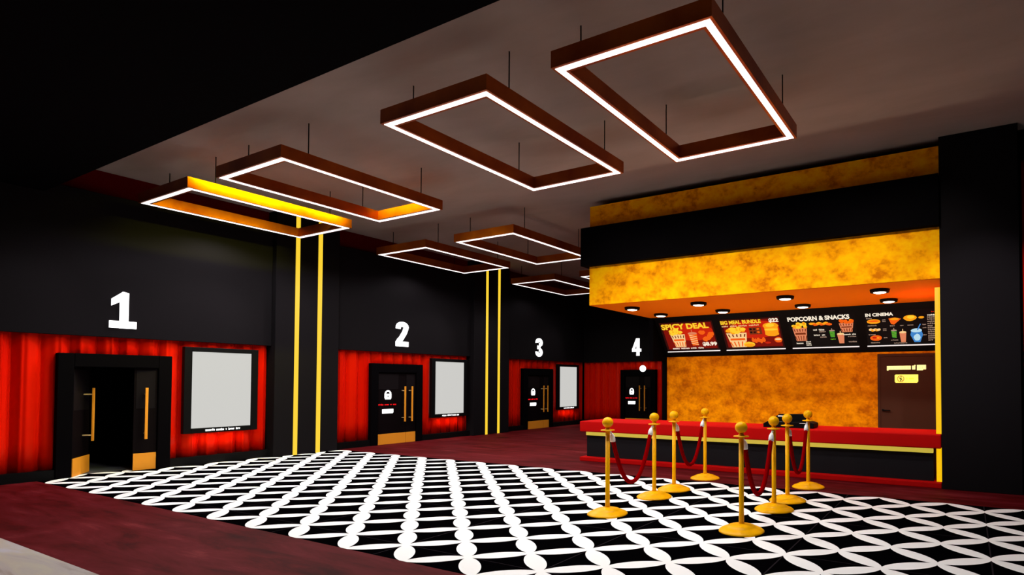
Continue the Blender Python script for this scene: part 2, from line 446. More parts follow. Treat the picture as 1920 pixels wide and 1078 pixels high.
# numbers -------------------------------------------------------------
def number(kind, loc, rz, label):
    q = MB(); fn = lambda x, z, d: (x, -d, z); d0, d1 = 0, .03
    if kind == 1:
        q.prism([(-.05, 0), (.075, 0), (.075, .68), (-.01, .70), (-.05, .66)], fn, d0, d1)
        q.prism([(-.17, .55), (-.17, .42), (-.05, .50), (-.05, .66)], fn, d0, d1)
        q.prism([(-.195, 0), (.195, 0), (.195, .135), (-.195, .135)], fn, d0, d1)
    elif kind == 2:
        pts = []
        for k in range(13):
            a_ = math.radians(190-k*17.5); pts.append((.128*math.cos(a_), .555+.078*math.sin(a_)*1.0))
        pts = [(-.13, .50)]+pts+[(.075, .40), (.0, .28), (-.10, .13)]
        stroke(q, pts, .072, fn, d0, d1)
        q.prism([(-.2, 0), (.2, 0), (.2, .14), (-.2, .14)], fn, d0, d1)
        q.prism([(-.2, .13), (.0, .13), (-.05, .24), (-.13, .24)], fn, d0, d1)
    elif kind == 3:
        pts = [(-.12, .52)]+[(.122*math.cos(math.radians(a_)), .535+.095*math.sin(math.radians(a_))) for a_ in range(180, -91, -22)]
        stroke(q, pts, .07, fn, d0, d1)
        pts = [(-.12, .18)]+[(.122*math.cos(math.radians(a_)), .17-.10*math.sin(math.radians(a_))) for a_ in range(180, -91, -22)]
        stroke(q, pts, .07, fn, d0, d1)
        q.prism([(-.09, .285), (.06, .285), (.06, .42), (-.09, .42)], fn, d0, d1)
    else:
        q.prism([(-.01, 0), (.13, 0), (.13, .70), (.01, .70)], fn, d0, d1)
        q.prism([(-.21, .16), (.21, .16), (.21, .28), (-.21, .28)], fn, d0, d1)
        q.prism([(-.21, .26), (-.09, .26), (.06, .60), (.02, .70), (-.02, .70)], fn, d0, d1)
    o = q.build('door_number', M['sign_white'], loc=loc, rz=rz)
    return tag(o, label, 'number sign')
number(1, (XF+.0, 4.69, 2.75), PI/2, 'large white number 1 on the black panel above the open door')
number(2, (XF+.0, 10.68, 2.75), PI/2, 'large white number 2 on the black panel left of centre')
number(3, (XF+.0, 16.48, 2.70), PI/2, 'white number 3 on the black panel right of the second pillar')
number(4, (-11.74, YF-.0, 2.80), 0, 'white number 4 on the far wall beside the snack bar')

# doors ---------------------------------------------------------------
def handle(parent, x, y, rz=0):
    q = MB()
    q.box(x-.022, x+.022, y-.155, y-.125, .61, 1.61)
    for z in (.72, 1.49): q.tube([(x, y, z), (x, y-.13, z)], .014, 8, 1)
    return q.build('handle', [M['brass'], M['brass_pale']], parent, bevel=.004)
def leaf_mesh(x0, x1, y):
    q = MB(); q.box(x0, x1, y, y+.045, .01, 2.0); q.box(x0+.02, x1-.03-(.20 if x1-x0 > .5 else 0), y-.006, y, 1.53, 1.96, 1)
    return q
def door(n, loc, rz, opened=False, signed=True, label=''):
    t_ = thing('door_%d' % n, label, 'door', loc, rz, kind='structure')
    q = MB()      # frame
    q.box(-.81, -.60, -.02, .22, 0, 2.245); q.box(.60, .81, -.02, .22, 0, 2.245); q.box(-.60, .60, -.02, .22, 2.0, 2.245)
    q.build('door_frame', M['black'], t_, bevel=.01)
    if not opened:
        for s_ in (-1, 1):
            x0, x1 = (-.598, .267) if s_ < 0 else (.273, .598)
            lf = leaf_mesh(x0, x1, .03).build('door_leaf', [M['doorleaf'], M['doorglass']], t_, bevel=.004)
            k_ = MB(); k_.box(x0+.004, x1-.002 if s_ < 0 else x1-.004, .012, .029, .004, .295); k_.build('kick_plate', M['brass'], lf)
            handle(lf, .27+s_*.115, .03)
            if s_ < 0 and signed:
                fn = lambda x, z, d: (x, .03-d, z)
                q = MB()
                cx_ = -.29
                q.prism([(cx_-.085, 1.25), (cx_+.085, 1.25), (cx_+.105, 1.30), (cx_+.105, 1.405), (cx_-.105, 1.405), (cx_-.105, 1.30)], fn, .007, .012)
                q.v, q.f, q.mi, q.sm = q.v, q.f, q.mi, q.sm
                arc = [(cx_+.08*math.cos(a_), 1.40+.085*math.sin(a_)) for a_ in [PI*k/8 for k in range(9)]]
                stroke(q, arc, .022, fn, .007, .012)
                kh = [(cx_+.018*math.cos(2*PI*k/10), 1.335+.02*math.sin(2*PI*k/10)) for k in range(10)]
                q.prism(kh, fn, .012, .014, 1)
                q.prism([(cx_-.17, .86), (cx_+.15, .86), (cx_+.17, .885), (cx_+.17, .98), (cx_-.17, .98)], fn, .007, .012)
                glyph_row(q, -.585, .02-.05, 1.085, 1.135, fn, .007, .010, 2, (5, 4, 2, 3), n)
                q.build('lock_sign', [M['sign_white'], M['pure'], M['sign_red']], lf)
    return t_
door(2, (XF, 10.575, 0), PI/2, label='closed black double door under number 2, with white padlock sign')
door(3, (XF, 16.50, 0), PI/2, label='closed black double door under number 3, with white padlock sign')
door(4, (-11.70, YF, 0), 0, label='closed black double door under number 4 on the far wall')
d1 = door(1, (XF, 4.645, 0), PI/2, opened=True, label='open black double door under number 1')
# the two open leaves of door 1, swung into the passage
def open_leaf(hx, hy, ang, sgn, W_=.60):
    e = bpy.data.objects.new('door_leaf', None)
    q = MB(); q.box(0, W_*sgn, 0, .045, .01, 2.0) if sgn > 0 else q.box(-W_, 0, 0, .045, .01, 2.0)
    x0, x1 = (0, W_) if sgn > 0 else (-W_, 0)
    q.box(x0+.03, x1-.03, -.006, 0, 1.2, 1.95, 1)
    lf = q.build('door_leaf', [M['doorleaf'], M['doorglass']], d1, bevel=.004)
    lf.location = (hx, hy, 0); lf.rotation_euler = (0, 0, ang)
    k_ = MB(); k_.box(x0+.004, x1-.004, -.018, 0, .004, .33); k_.build('kick_plate', M['brass'], lf)
    handle(lf, (.485 if W_ > .5 else W_-.16)*sgn, 0)
    bpy.data.objects.remove(e)
open_leaf(-.598, .03, math.radians(58), 1, .80)
open_leaf(.598, .03, math.radians(-9), -1, .34)

# poster cases
def poster(y, label, seed):
    t_ = thing('poster_case', label, 'poster case', (XF, y, 0), PI/2, group='blank lit poster cases')
    q = MB()
    q.box(-.68, -.545, -.055, .058, .655, 2.455); q.box(.545, .68, -.055, .058, .655, 2.455)
    q.box(-.545, .545, -.055, .03, 2.36, 2.455); q.box(-.545, .545, -.055, .03, .655, .76)
    q.build('case_frame', M['pure'], t_, bevel=.008)
    q = MB(); q.box(-.545, .545, -.035, .03, .76, 2.36); q.build('poster_panel', M['poster'], t_)
    q = MB(); q.box(-.32, .36, -.0552, -.045, .68, .745, 1); glyph_row(q, -.30, .34, .69, .735, lambda x, z, d: (x, -.055-d, z), 0, .006, 0, (6, 5, 1, 4, 3), seed)
    q.build('caption', [M['sign_white'], M['pure']], t_)
poster(6.32, 'black framed blank white poster case right of the open door 1', 11)
poster(12.35, 'black framed blank white poster case right of door 2', 12)
poster(18.22, 'small looking blank white poster case right of door 3', 13)

# round white marker dot over door 4, modelled as a glowing ball with added mount
q = MB(); prof = [(.002, -.13)]+[(.13*math.cos(a_), .13*math.sin(a_)) for a_ in [(-80+16*k)*PI/180 for k in range(11)]]+[(.002, .13)]
t_ = thing('white_dot', 'small round white marker dot above door 4, added as a glowing ball on the far wall', 'marker', (-11.36, YF-.17, 2.28))
q.lathe(prof, 24); q.build('dot_ball', M['sign_white'], t_)
q = MB(); q.box(-.03, .03, .12, .17, -.03, .03); q.build('dot_mount', M['pure'], t_)

# ------------------------------------------------------------------ pendant frame lamps
def make_lamp(label):
    t_ = thing('pendant_frame_lamp', label, 'ceiling lamp', (0, 0, 0), group='square copper frame lamps hanging from the ceiling')
    A, B, C_, D = .93, 1.438, .785, 1.293
    q = MB(); z0, z1 = 5.03, 5.22
    def ring(a0, b0, a1, b1, za, zb, mi=0):
        # a0,b0 outer half sizes; a1,b1 inner
        q.box(-a0, a0, -b0, -b1, za, zb, mi); q.box(-a0, a0, b1, b0, za, zb, mi)
        q.box(-a0, -a1, -b1, b1, za, zb, mi); q.box(a1, a0, -b1, b1, za, zb, mi)
    ring(A, B, C_, D, z0+.006, z1); q.build('lamp_frame', M['copper'], t_)
    q = MB()
    def ring2(a0, b0, a1, b1, za, zb):
        q.box(-a0, a0, -b0, -b1, za, zb); q.box(-a0, a0, b1, b0, za, zb)
        q.box(-a0, -a1, -b1, b1, za, zb); q.box(a1, a0, -b1, b1, za, zb)
    ring2(.8975, 1.408, .822, 1.333, z0, z0+.0058); q.build('light_strip', M['white_led'], t_)
    for sx_ in (-1, 1):
        for sy_ in (-1, 1):
            q = MB(); q.tube([(sx_*.86, sy_*1.01, z1-.01), (sx_*.86, sy_*1.01, ZC)], .008, 8); q.build('suspension_rod', M['rod'], t_)
    return t_
L0 = make_lamp('')
spots_ = [(-2.95, 6.055, 'large copper frame lamp nearest the viewer, fully visible at the upper right'),
          (-5.74, 6.055, 'copper frame lamp directly left of the largest frame lamp'),
          (-9.86, 6.055, 'copper frame lamp of the near row, second from the left wall'),
          (-12.66, 6.055, 'copper frame lamp of the near row nearest the left wall, before the first pillar'),
          (-9.80, 10.77, 'copper frame lamp of the middle row, close to the snack bar canopy'),
          (-12.64, 10.77, 'copper frame lamp of the middle row, hanging close before the panel of number 2'),
          (-9.80, 15.62, 'copper frame lamp of the farthest row, mostly hidden by the snack bar canopy'),
          (-12.64, 15.62, 'copper frame lamp of the farthest row, before the panel of number 3')]
for i, (x, y, lb) in enumerate(spots_):
    o = L0 if i == 0 else copy_tree(L0)
    o.location = (x, y, 0); o['label'] = lb
    for dx, dy in ((-.86, 0), (.86, 0), (0, -1.37), (0, 1.37)):
        spot('frame_lamp_light', (x+dx, y+dy, 5.02), (0, 0, -1), LAMP_W*(1 if y < 8 else .6 if y < 12 else .22), (1, .97, .94), 158, .5, .09)

# ------------------------------------------------------------------ snack bar
# canopy
t_ = thing('snack_bar_canopy', 'mottled gold canopy with a black band above the snack bar', 'canopy', (-3.9, 10.05, 3.4))
def part(name, m_, boxes, bevel=0, par=None):
    q = MB()
    for b_ in boxes: q.box(*[b_[0]+3.9, b_[1]+3.9, b_[2]-10.05, b_[3]-10.05, b_[4]-3.4, b_[5]-3.4])
    return q.build(name, m_, par or t_, bevel=bevel)
part('lower_fascia', M['gold_front'], [(-7.33, -.37, 10.05, 10.12, 3.406, 4.25), (-7.33, -7.26, 10.12, 12.74, 3.406, 4.25)])
part('upper_fascia', M['gold_front'], [(-7.32, -.37, 10.05, 10.12, 5.08, 5.575), (-7.32, -7.25, 10.12, 12.74, 5.08, 5.575)])
part('black_band', M['black'], [(-7.46, -.37, 9.90, 10.10, 4.25, 5.08), (-7.46, -7.26, 10.10, 12.74, 4.25, 5.08)])
part('soffit_panel', M['soffit'], [(-7.33, -.2, 10.06, 12.74, 3.40, 3.44)])
part('recess_top', M['black'], [(-7.0, -.37, 10.4, 12.74, 5.5, ZC)])
# walls of the booth
q = MB(); q.box(-7.25, -.34, 13.5, 13.62, 0, 2.41)
struct(q.build('wall_booth', M['gold_back']), 'mottled gold back wall of the snack bar', 'wall')
q = MB(); q.box(-7.25, -.34, 13.80, 13.9, 2.0, ZC)
struct(q.build('wall_upper', M['black']), 'black wall hidden behind the menu screens', 'wall')
q = MB(); q.box(-7.38, -7.26, 13.45, 19.5, 0, ZC); q.box(-7.38, -7.26, 12.75, 13.45, 2.3, ZC)
struct(q.build('wall_partition', M['black']), 'black partition at the left end of the snack bar', 'wall')
q = MB(); q.box(-.34, -.22, 10.5, 13.5, 0, 3.42)
struct(q.build('wall_side', M['gold_back']), 'gold side wall of the snack bar behind the right column', 'wall')
# right column, curtain beyond
q = MB(); q.box(-.37, .74, 10.03, 10.5, 0, ZC)
tag(q.build('column', M['panel'], bevel=.008), 'wide plain black column at the right end of the snack bar', 'column')
curtain('curtain', 3.3, .165, ZT, 0, (.80, 10.25, 0), 'sliver of red curtain at the right edge beyond the black column', 3.3)
q = MB(); q.box(.74, XR, 10.35, 10.5, 0, ZC)
struct(q.build('wall_back', M['black']), 'black wall behind the curtain right of the column', 'wall')
q = MB(); q.box(-.455, -.372, 10.18, 10.26, .09, .638); q.box(-.455, -.372, 10.18, 10.26, .872, 3.28)
tag(q.build('light_bar', M['amber_strip']), 'tall yellow vertical bar between the snack bar and the black column', 'light bar')

# counter
t_ = thing('snack_counter', 'long snack counter with red top, brass strip and dark front', 'counter', (-3.97, 10.05, 0))
def cpart(name, m_, b_, bevel=0):
    q = MB(); q.box(b_[0]+3.97, b_[1]+3.97, b_[2]-10.05, b_[3]-10.05, b_[4], b_[5]); return q.build(name, m_, t_, bevel=bevel)
cpart('countertop', M['counter_red'], (-7.58, -.375, 10.05, 11.12, .64, .87), .02)
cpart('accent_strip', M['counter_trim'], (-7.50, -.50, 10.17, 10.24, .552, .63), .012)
cpart('counter_body', M['counter_body'], (-7.49, -.50, 10.20, 10.95, .09, .64))
cpart('plinth', M['counter_red'], (-7.58, -.375, 10.05, 11.0, 0, .09), .012)

# cash register
t_ = thing('cash_register', 'low black cash register with flat display on the red counter', 'cash register', (-2.97, 10.45, .87))
q = MB(); q.prism([(-.48, 0), (.46, 0), (.48, .02), (.48, .09), (.40, .115), (-.42, .10), (-.48, .07)], lambda x, z, d: (x, d, z), -.16, .2); q.build('register_body', M['pure'], t_, bevel=.008)
q = MB(); q.prism([(-.27, .10), (.36, .10), (.36, .15), (.24, .255), (-.20, .245), (-.27, .20)], lambda x, z, d: (x, d, z), -.06, .04); q.build('display', M['pure'], t_, bevel=.006)
for b_ in ((-.28, -.12, -.075, -.065, .098, .106), (.22, .34, -.175, -.16, .085, .094), (-.22, -.12, -.07, -.058, .20, .222)):
    q = MB(); q.box(*b_); q.build('edge_trim', M['chrome'], t_)
q = MB()
for i in range(4):
    for j in range(3): q.box(-.42+.05*i, -.385+.05*i, -.12+.06*j, -.08+.06*j, .098, .112)
q.build('keypad', M['pure'], t_)

# downlights
t_ = thing('downlight', '', 'downlight', (0, 0, 0), group='round black downlights in the canopy soffit')
q = MB(); q.lathe([(.17, 0), (.175, -.01), (.165, -.055), (.12, -.06), (.115, -.045), (.002, -.045)], 28); q.build('housing', M['pure'], t_)
q = MB(); q.lathe([(.105, -.046), (.11, -.0585), (.09, -.066), (.002, -.067)], 24); q.build('lens', M['downlight_lens'], t_)
nm_ = ['first', 'second', 'third', 'fourth']
k = 0
for row, y in (('front', 10.73), ('back', 12.06)):
    for i, x in enumerate((-6.65, -5.01, -3.14, -1.385)):
        o = t_ if k == 0 else copy_tree(t_)
        o.location = (x, y, 3.40); o['label'] = 'round black soffit downlight, %s from the left in the %s row' % (nm_[i], row); k += 1
        spot('downlight_beam', (x, y, 3.31), (0, .25, -1), DOWN_W, (1, .93, .85), 140, .8, .08)

# staff door in the booth wall
t_ = thing('door_5', 'dark brown staff door in the gold wall behind the counter', 'door', (-1.20, 13.5, 0), kind='structure')
q = MB(); q.box(-.60, -.54, -.035, 0, 0, 2.36); q.box(.54, .60, -.035, 0, 0, 2.36); q.box(-.54, .54, -.035, 0, 2.30, 2.36); q.build('door_frame', M['door_brown'], t_, bevel=.004)
q = MB(); q.box(-.54, .54, -.022, 0, .01, 2.295); lf = q.build('door_leaf', M['door_brown'], t_)
q = MB(); q.tube([(-.49, -.02, 1.10), (-.49, -.075, 1.10)], .022, 10); q.tube([(-.49, -.075, 1.10), (-.44, -.078, 1.09), (-.33, -.078, 1.088)], .014, 8); q.build('door_handle', M['pure'], lf)
fn = lambda x, z, d: (x, -.022-d, z)
q = MB()
add_z = 2.005
q.box(-.40, .10, -.026, -.022, add_z, add_z+.085); q.box(-.40, -.365, -.026, -.022, add_z-.02, add_z+.01)
q.box(.125, .195, -.026, -.022, add_z, add_z+.085); q.box(.17, .20, -.026, -.022, add_z+.08, add_z+.10)
q.box(.225, .41, -.026, -.022, add_z+.0, add_z+.10); q.box(.225, .35, -.026, -.022, add_z-.02, add_z+.01)
rr = random.Random(4)
for i in range(13):
    x = -.38+.0595*i
    if .09 < x < .12 or .19 < x < .22: continue
    q.box(x, x+.009, -.0285, -.026, add_z+.02, add_z+.02+.045*rr.random()+.015, 1)
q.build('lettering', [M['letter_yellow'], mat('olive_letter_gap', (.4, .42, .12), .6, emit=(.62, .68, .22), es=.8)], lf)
q = MB()
q.prism([(-.235, 1.735), (-.215, 1.71), (.225, 1.71), (.25, 1.74), (.25, 1.895), (-.215, 1.895), (-.235, 1.875)], fn, 0, .006, 0)
cx_, cz_ = -.11, 1.80
stroke(q, [(cx_+.068*math.cos(2*PI*k_/20), cz_+.068*math.sin(2*PI*k_/20)) for k_ in range(21)], .006, fn, .006, .009, 1)
stroke(q, [(cx_-.048, cz_+.048), (cx_+.048, cz_-.048)], .005, fn, .006, .010, 1)
stroke(q, [(cx_-.005, cz_+.02), (cx_+.005, cz_-.02), (cx_-.01, cz_-.055)], .009, fn, .006, .011, 2)
stroke(q, [(cx_+.004, cz_-.015), (cx_+.03, cz_-.03)], .007, fn, .006, .011, 2)
stroke(q, [(cx_-.03, cz_-.0), (cx_-.002, cz_+.015), (cx_+.03, cz_+.005)], .006, fn, .006, .011, 2)
q.prism([(cx_+.012*math.cos(2*PI*k_/10)+.008, cz_+.043+.012*math.sin(2*PI*k_/10)) for k_ in range(10)], fn, .006, .011, 2)
glyph_row(q, -.01, .17, 1.79, 1.83, fn, .006, .008, 3, (2, 5), 9)
q.build('no_entry_plate', [M['plate_yellow'], M['ring_red'], M['pure'], M['plate_text']], lf)

# ------------------------------------------------------------------ menu boards
E_ = {}
def em(name, c, s_=1.0):
    if name not in E_: E_[name] = mat('screen_'+name, (.01, .01, .01), .6, emit=lin(c), es=s_, spec=0)
    return E_[name]
PAL = ['black', 'darkred', 'red', 'deep', 'yellow', 'amber', 'orange', 'cream', 'white', 'green', 'lime', 'salmon', 'blue', 'pale', 'brown', 'tan']
cols = dict(black=(4, 3, 4), darkred=(125, 10, 2), red=(200, 32, 6), deep=(45, 4, 3), yellow=(255, 205, 45), amber=(255, 160, 20), orange=(245, 95, 15),
            cream=(250, 205, 140), white=(255, 238, 215), green=(40, 120, 40), lime=(120, 190, 40), salmon=(225, 130, 90), blue=(60, 130, 200), pale=(185, 220, 235), brown=(120, 45, 15), tan=(170, 140, 120))
for k_ in PAL: em(k_, cols[k_])
MATS = [E_[k_] for k_ in PAL]; IX = {k_: i for i, k_ in enumerate(PAL)}
ta = math.atan2(.98, .73)         # tilt of the board plane
TN = Vector((0, -math.sin(ta), -math.cos(ta)))
def bfn(u_, s_, d):               # u along the wall, s downwards on the board, d out of it
    return (u_, s_*math.cos(ta)+TN.y*d, -s_*math.sin(ta)+TN.z*d)
def disc(q, cu, cs, ru, rs, d, c, n=14, wob=0, seed=0):
    rr_ = random.Random(seed)
    q.poly([bfn(cu+ru*math.cos(2*PI*k_/n)*(1+wob*rr_.uniform(-1, 1)), cs+rs*math.sin(2*PI*k_/n)*(1+wob*rr_.uniform(-1, 1)), d) for k_ in range(n)], IX[c])
def rect(q, u0, u1, s0, s1, d, c):
    q.poly([bfn(u0, s1, d), bfn(u1, s1, d), bfn(u1, s0, d), bfn(u0, s0, d)], IX[c])
def lines(q, u0, u1, s0, s1, d, c, words, seed):
    glyph_row(q, u0, u1, -s1, -s0, lambda x, z, dd: bfn(x, -z, dd), d, d+.001, IX[c], words, seed)
def btext(q, txt, u0, u1, s0, s1, d, c, bold=.03):
    add_text(q, txt, u0, u1, -s1, -s0, lambda x, z, dd: bfn(x, -z, dd), d, IX[c], bold)
def bucket(q, u_, s_, w_, h, d, body='cream', pop='yellow', stripe='orange'):
    w2 = w_*.36
    q.poly([bfn(u_-w2, s_+h, d), bfn(u_+w2, s_+h, d), bfn(u_+w_/2, s_+h*.3, d), bfn(u_-w_/2, s_+h*.3, d)], IX[body])
    for k_ in range(5):
        a0, a1 = -1+.4*k_+.13, -1+.4*k_+.27
        q.poly([bfn(u_+w2*a0, s_+h*.97, d+.001), bfn(u_+w2*a1, s_+h*.97, d+.001), bfn(u_+w_/2*a1, s_+h*.72, d+.001), bfn(u_+w_/2*a0, s_+h*.72, d+.001)], IX[stripe])
        q.poly([bfn(u_+w_*.44*a0, s_+h*.5, d+.001), bfn(u_+w_*.44*a1, s_+h*.5, d+.001), bfn(u_+w_/2*a1, s_+h*.36, d+.001), bfn(u_+w_/2*a0, s_+h*.36, d+.001)], IX['brown'])
    rect(q, u_-w_*.36, u_+w_*.36, s_+h*.56, s_+h*.66, d+.0012, stripe)
    rr_ = random.Random(int(u_*100))
    for k_ in range(16):
        disc(q, u_+w_*rr_.uniform(-.42, .42), s_+h*(.27-.2*rr_.random()), w_*.13, h*.09, d+.0015+.0003*k_, rr_.choice([pop, pop, 'amber']), 8, .2, k_)
def cup(q, u_, s_, w_, h, d, body='salmon', stripe='cream', lid='white'):
    q.poly([bfn(u_-w_*.34, s_+h, d), bfn(u_+w_*.34, s_+h, d), bfn(u_+w_/2, s_+h*.22, d), bfn(u_-w_/2, s_+h*.22, d)], IX[body])
    disc(q, u_, s_+h*.2, w_*.52, h*.09, d+.001, lid, 12)
    rect(q, u_-.008, u_+.008, s_-h*.06, s_+h*.2, d+.0015, lid)
    if stripe:
        for k_ in range(5):
            a_ = s_+h*(.3+.13*k_)
            q.poly([bfn(u_-w_*.4, a_+h*.04, d+.001), bfn(u_+w_*.38, a_+h*.16, d+.001), bfn(u_+w_*.38, a_+h*.11, d+.001), bfn(u_-w_*.4, a_-h*.01, d+.001)], IX[stripe])
def board(x0, x1, label, draw):
    W_ = x1-x0; xc = (x0+x1)/2
    t_ = thing('menu_board', label, 'menu board', (xc, 12.75, 3.40), group='tilted menu screens above the snack bar')
    q = MB(); q.prism([(-W_/2, 0), (W_/2, 0), (W_/2, 1.222), (-W_/2, 1.222)], lambda x, z, d: bfn(x, z, d), 0, -.05); q.build('board_housing', M['pure'], t_)
    q = MB(); lw = W_/2-.09
    for a_, b_ in ((1.052, 1.07),):
        v8 = [bfn(-lw, a_, 0), bfn(lw, a_, 0), bfn(lw, b_, 0), bfn(-lw, b_, 0), bfn(-lw, a_, .02), bfn(lw, a_, .02), bfn(lw, b_, .02), bfn(-lw, b_, .02)]
        kk = len(q.v); q.v += v8
        for f_ in ((0, 3, 2, 1), (4, 5, 6, 7), (0, 1, 5, 4), (1, 2, 6, 5), (2, 3, 7, 6), (3, 0, 4, 7)): q.f.append([kk+i for i in f_]); q.mi.append(0); q.sm.append(False)
    q.build('light_bar', mat('white_shelf_light', (.5, .5, .5), .5, emit=(1, 1, 1), es=.75), t_)
    q = MB(); draw(q, -W_/2+.1, W_/2-.1); q.build('screen', MATS, t_)
def red_bg(q, a_, b_):
    # picture background: red artwork, brightest in the middle
    rect(q, a_, b_, .16, 1.02, .004, 'deep')
    rect(q, a_+.06, b_-.04, .20, .98, .0045, 'darkred')
    disc(q, (a_+b_)/2+.1, .48, (b_-a_)*.42, .26, .005, 'red', 24, .06, 3)
def draw1(q, a_, b_):
    red_bg(q, a_, b_); W_ = b_-a_
    bucket(q, a_+W_*.29, .36, .42, .56, .007, 'cream', 'yellow', 'orange')
    cup(q, a_+W_*.58, .42, .25, .46, .009, 'orange', 'cream', 'salmon')
    for k_, (u_, s_) in enumerate(((.76, .50), (.90, .60), (.80, .70), (.93, .55), (.86, .66))): disc(q, a_+W_*u_, s_, .085, .07, .009+.0004*k_, 'orange', 9, .25, k_)
    btext(q, 'SPICY DEAL', a_+.04, b_-.12, .20, .37, .02, 'yellow', .045)
    btext(q, '$8.99', b_-.42, b_-.02, .78, .91, .02, 'white', .05)
    lines(q, a_+.18, b_-.42, .925, .975, .02, 'white', (5, 6, 4, 4), 21)
def draw2(q, a_, b_):
    red_bg(q, a_, b_); W_ = b_-a_
    bucket(q, a_+W_*.24, .38, .54, .60, .007, 'cream', 'yellow', 'orange')
    disc(q, a_+W_*.42, .90, .15, .075, .016, 'yellow', 12, .08, 5); disc(q, a_+W_*.42, .92, .13, .05, .0165, 'amber', 12, .1, 6)
    rect(q, a_+W_*.47, a_+W_*.68, .42, .62, .008, 'brown')
    for k_ in range(6): disc(q, a_+W_*(.50+.06*(k_ % 3)), .47+.09*(k_//3), .035, .03, .0085+.0002*k_, ['black', 'deep', 'orange'][k_ % 3], 8, .2, k_)
    for k_ in range(5): disc(q, a_+W_*(.50+.045*k_), .78+.03*(k_ % 2), .05, .07, .0085+.0003*k_, 'orange', 8, .25, k_+7)
    disc(q, a_+W_*.84, .40, .19, .10, .010, 'amber', 14, .06, 2); rect(q, a_+W_*.73, a_+W_*.95, .40, .64, .0095, 'amber'); disc(q, a_+W_*.84, .50, .17, .03, .0105, 'yellow', 14, .1, 3); disc(q, a_+W_*.84, .63, .18, .06, .010, 'amber', 14, .06, 4); disc(q, a_+W_*.83, .38, .12, .05, .011, 'yellow', 12, .15, 8)
    disc(q, a_+W_*.92, .80, .10, .08, .011, 'orange', 12, .05, 9); disc(q, a_+W_*.92, .78, .08, .03, .0115, 'cream', 12, .05, 9)
    disc(q, a_+W_*.74, .87, .08, .03, .011, 'red', 10, .1, 1)
    btext(q, 'BIG MEAL BUNDLE', a_+.02, a_+W_*.70, .19, .30, .02, 'yellow', .045)
    lines(q, a_+.03, a_+W_*.66, .325, .37, .02, 'cream', (4, 4, 5, 6), 22)
    btext(q, '$22', b_-.26, b_-.02, .185, .31, .02, 'white', .05)
def draw3(q, a_, b_):
    rect(q, a_, b_, .16, 1.02, .004, 'black'); W_ = b_-a_
    btext(q, 'POPCORN & SNACKS', a_+.0, b_-.12, .19, .31, .02, 'white', .045)
    bucket(q, a_+W_*.16, .34, .34, .52, .007, 'salmon', 'yellow', 'brown')
    for k_ in range(6): disc(q, a_+W_*(.36+.05*k_), .40+.025*(k_ % 2), .07, .035, .008+.0003*k_, ['amber', 'orange'][k_ % 2], 9, .25, k_)
    lines(q, a_+W_*.36, a_+W_*.53, .545, .59, .01, 'white', (3, 4), 23); lines(q, a_+W_*.45, a_+W_*.55, .60, .64, .01, 'tan', (5,), 24)
    lines(q, a_+W_*.36, a_+W_*.53, .69, .73, .01, 'white', (4, 2), 25); lines(q, a_+W_*.45, a_+W_*.55, .745, .785, .01, 'tan', (5,), 26)
    cup(q, a_+W_*.64, .56, .13, .23, .008, 'green', 'lime', 'tan'); lines(q, a_+W_*.60, a_+W_*.68, .82, .85, .01, 'lime', (4,), 27)
    cup(q, a_+W_*.76, .64, .16, .32, .008, 'salmon', None, 'cream')
    bucket(q, a_+W_*.86, .32, .32, .34, .0075, 'salmon', 'orange', 'brown')
    lines(q, a_+W_*.80, a_+W_*.98, .70, .74, .01, 'white', (6, 3), 28); lines(q, a_+W_*.86, a_+W_*.98, .76, .80, .01, 'tan', (5,), 29); lines(q, a_+W_*.86, a_+W_*.98, .90, .94, .01, 'tan', (5,), 30)
    lines(q, a_+W_*.07, a_+W_*.18, .90, .94, .01, 'white', (5,), 31)
    for k_ in range(3): lines(q, a_+W_*.22, a_+W_*.30, .87+.045*k_, .905+.045*k_, .01, 'white', (4,), 32+k_)
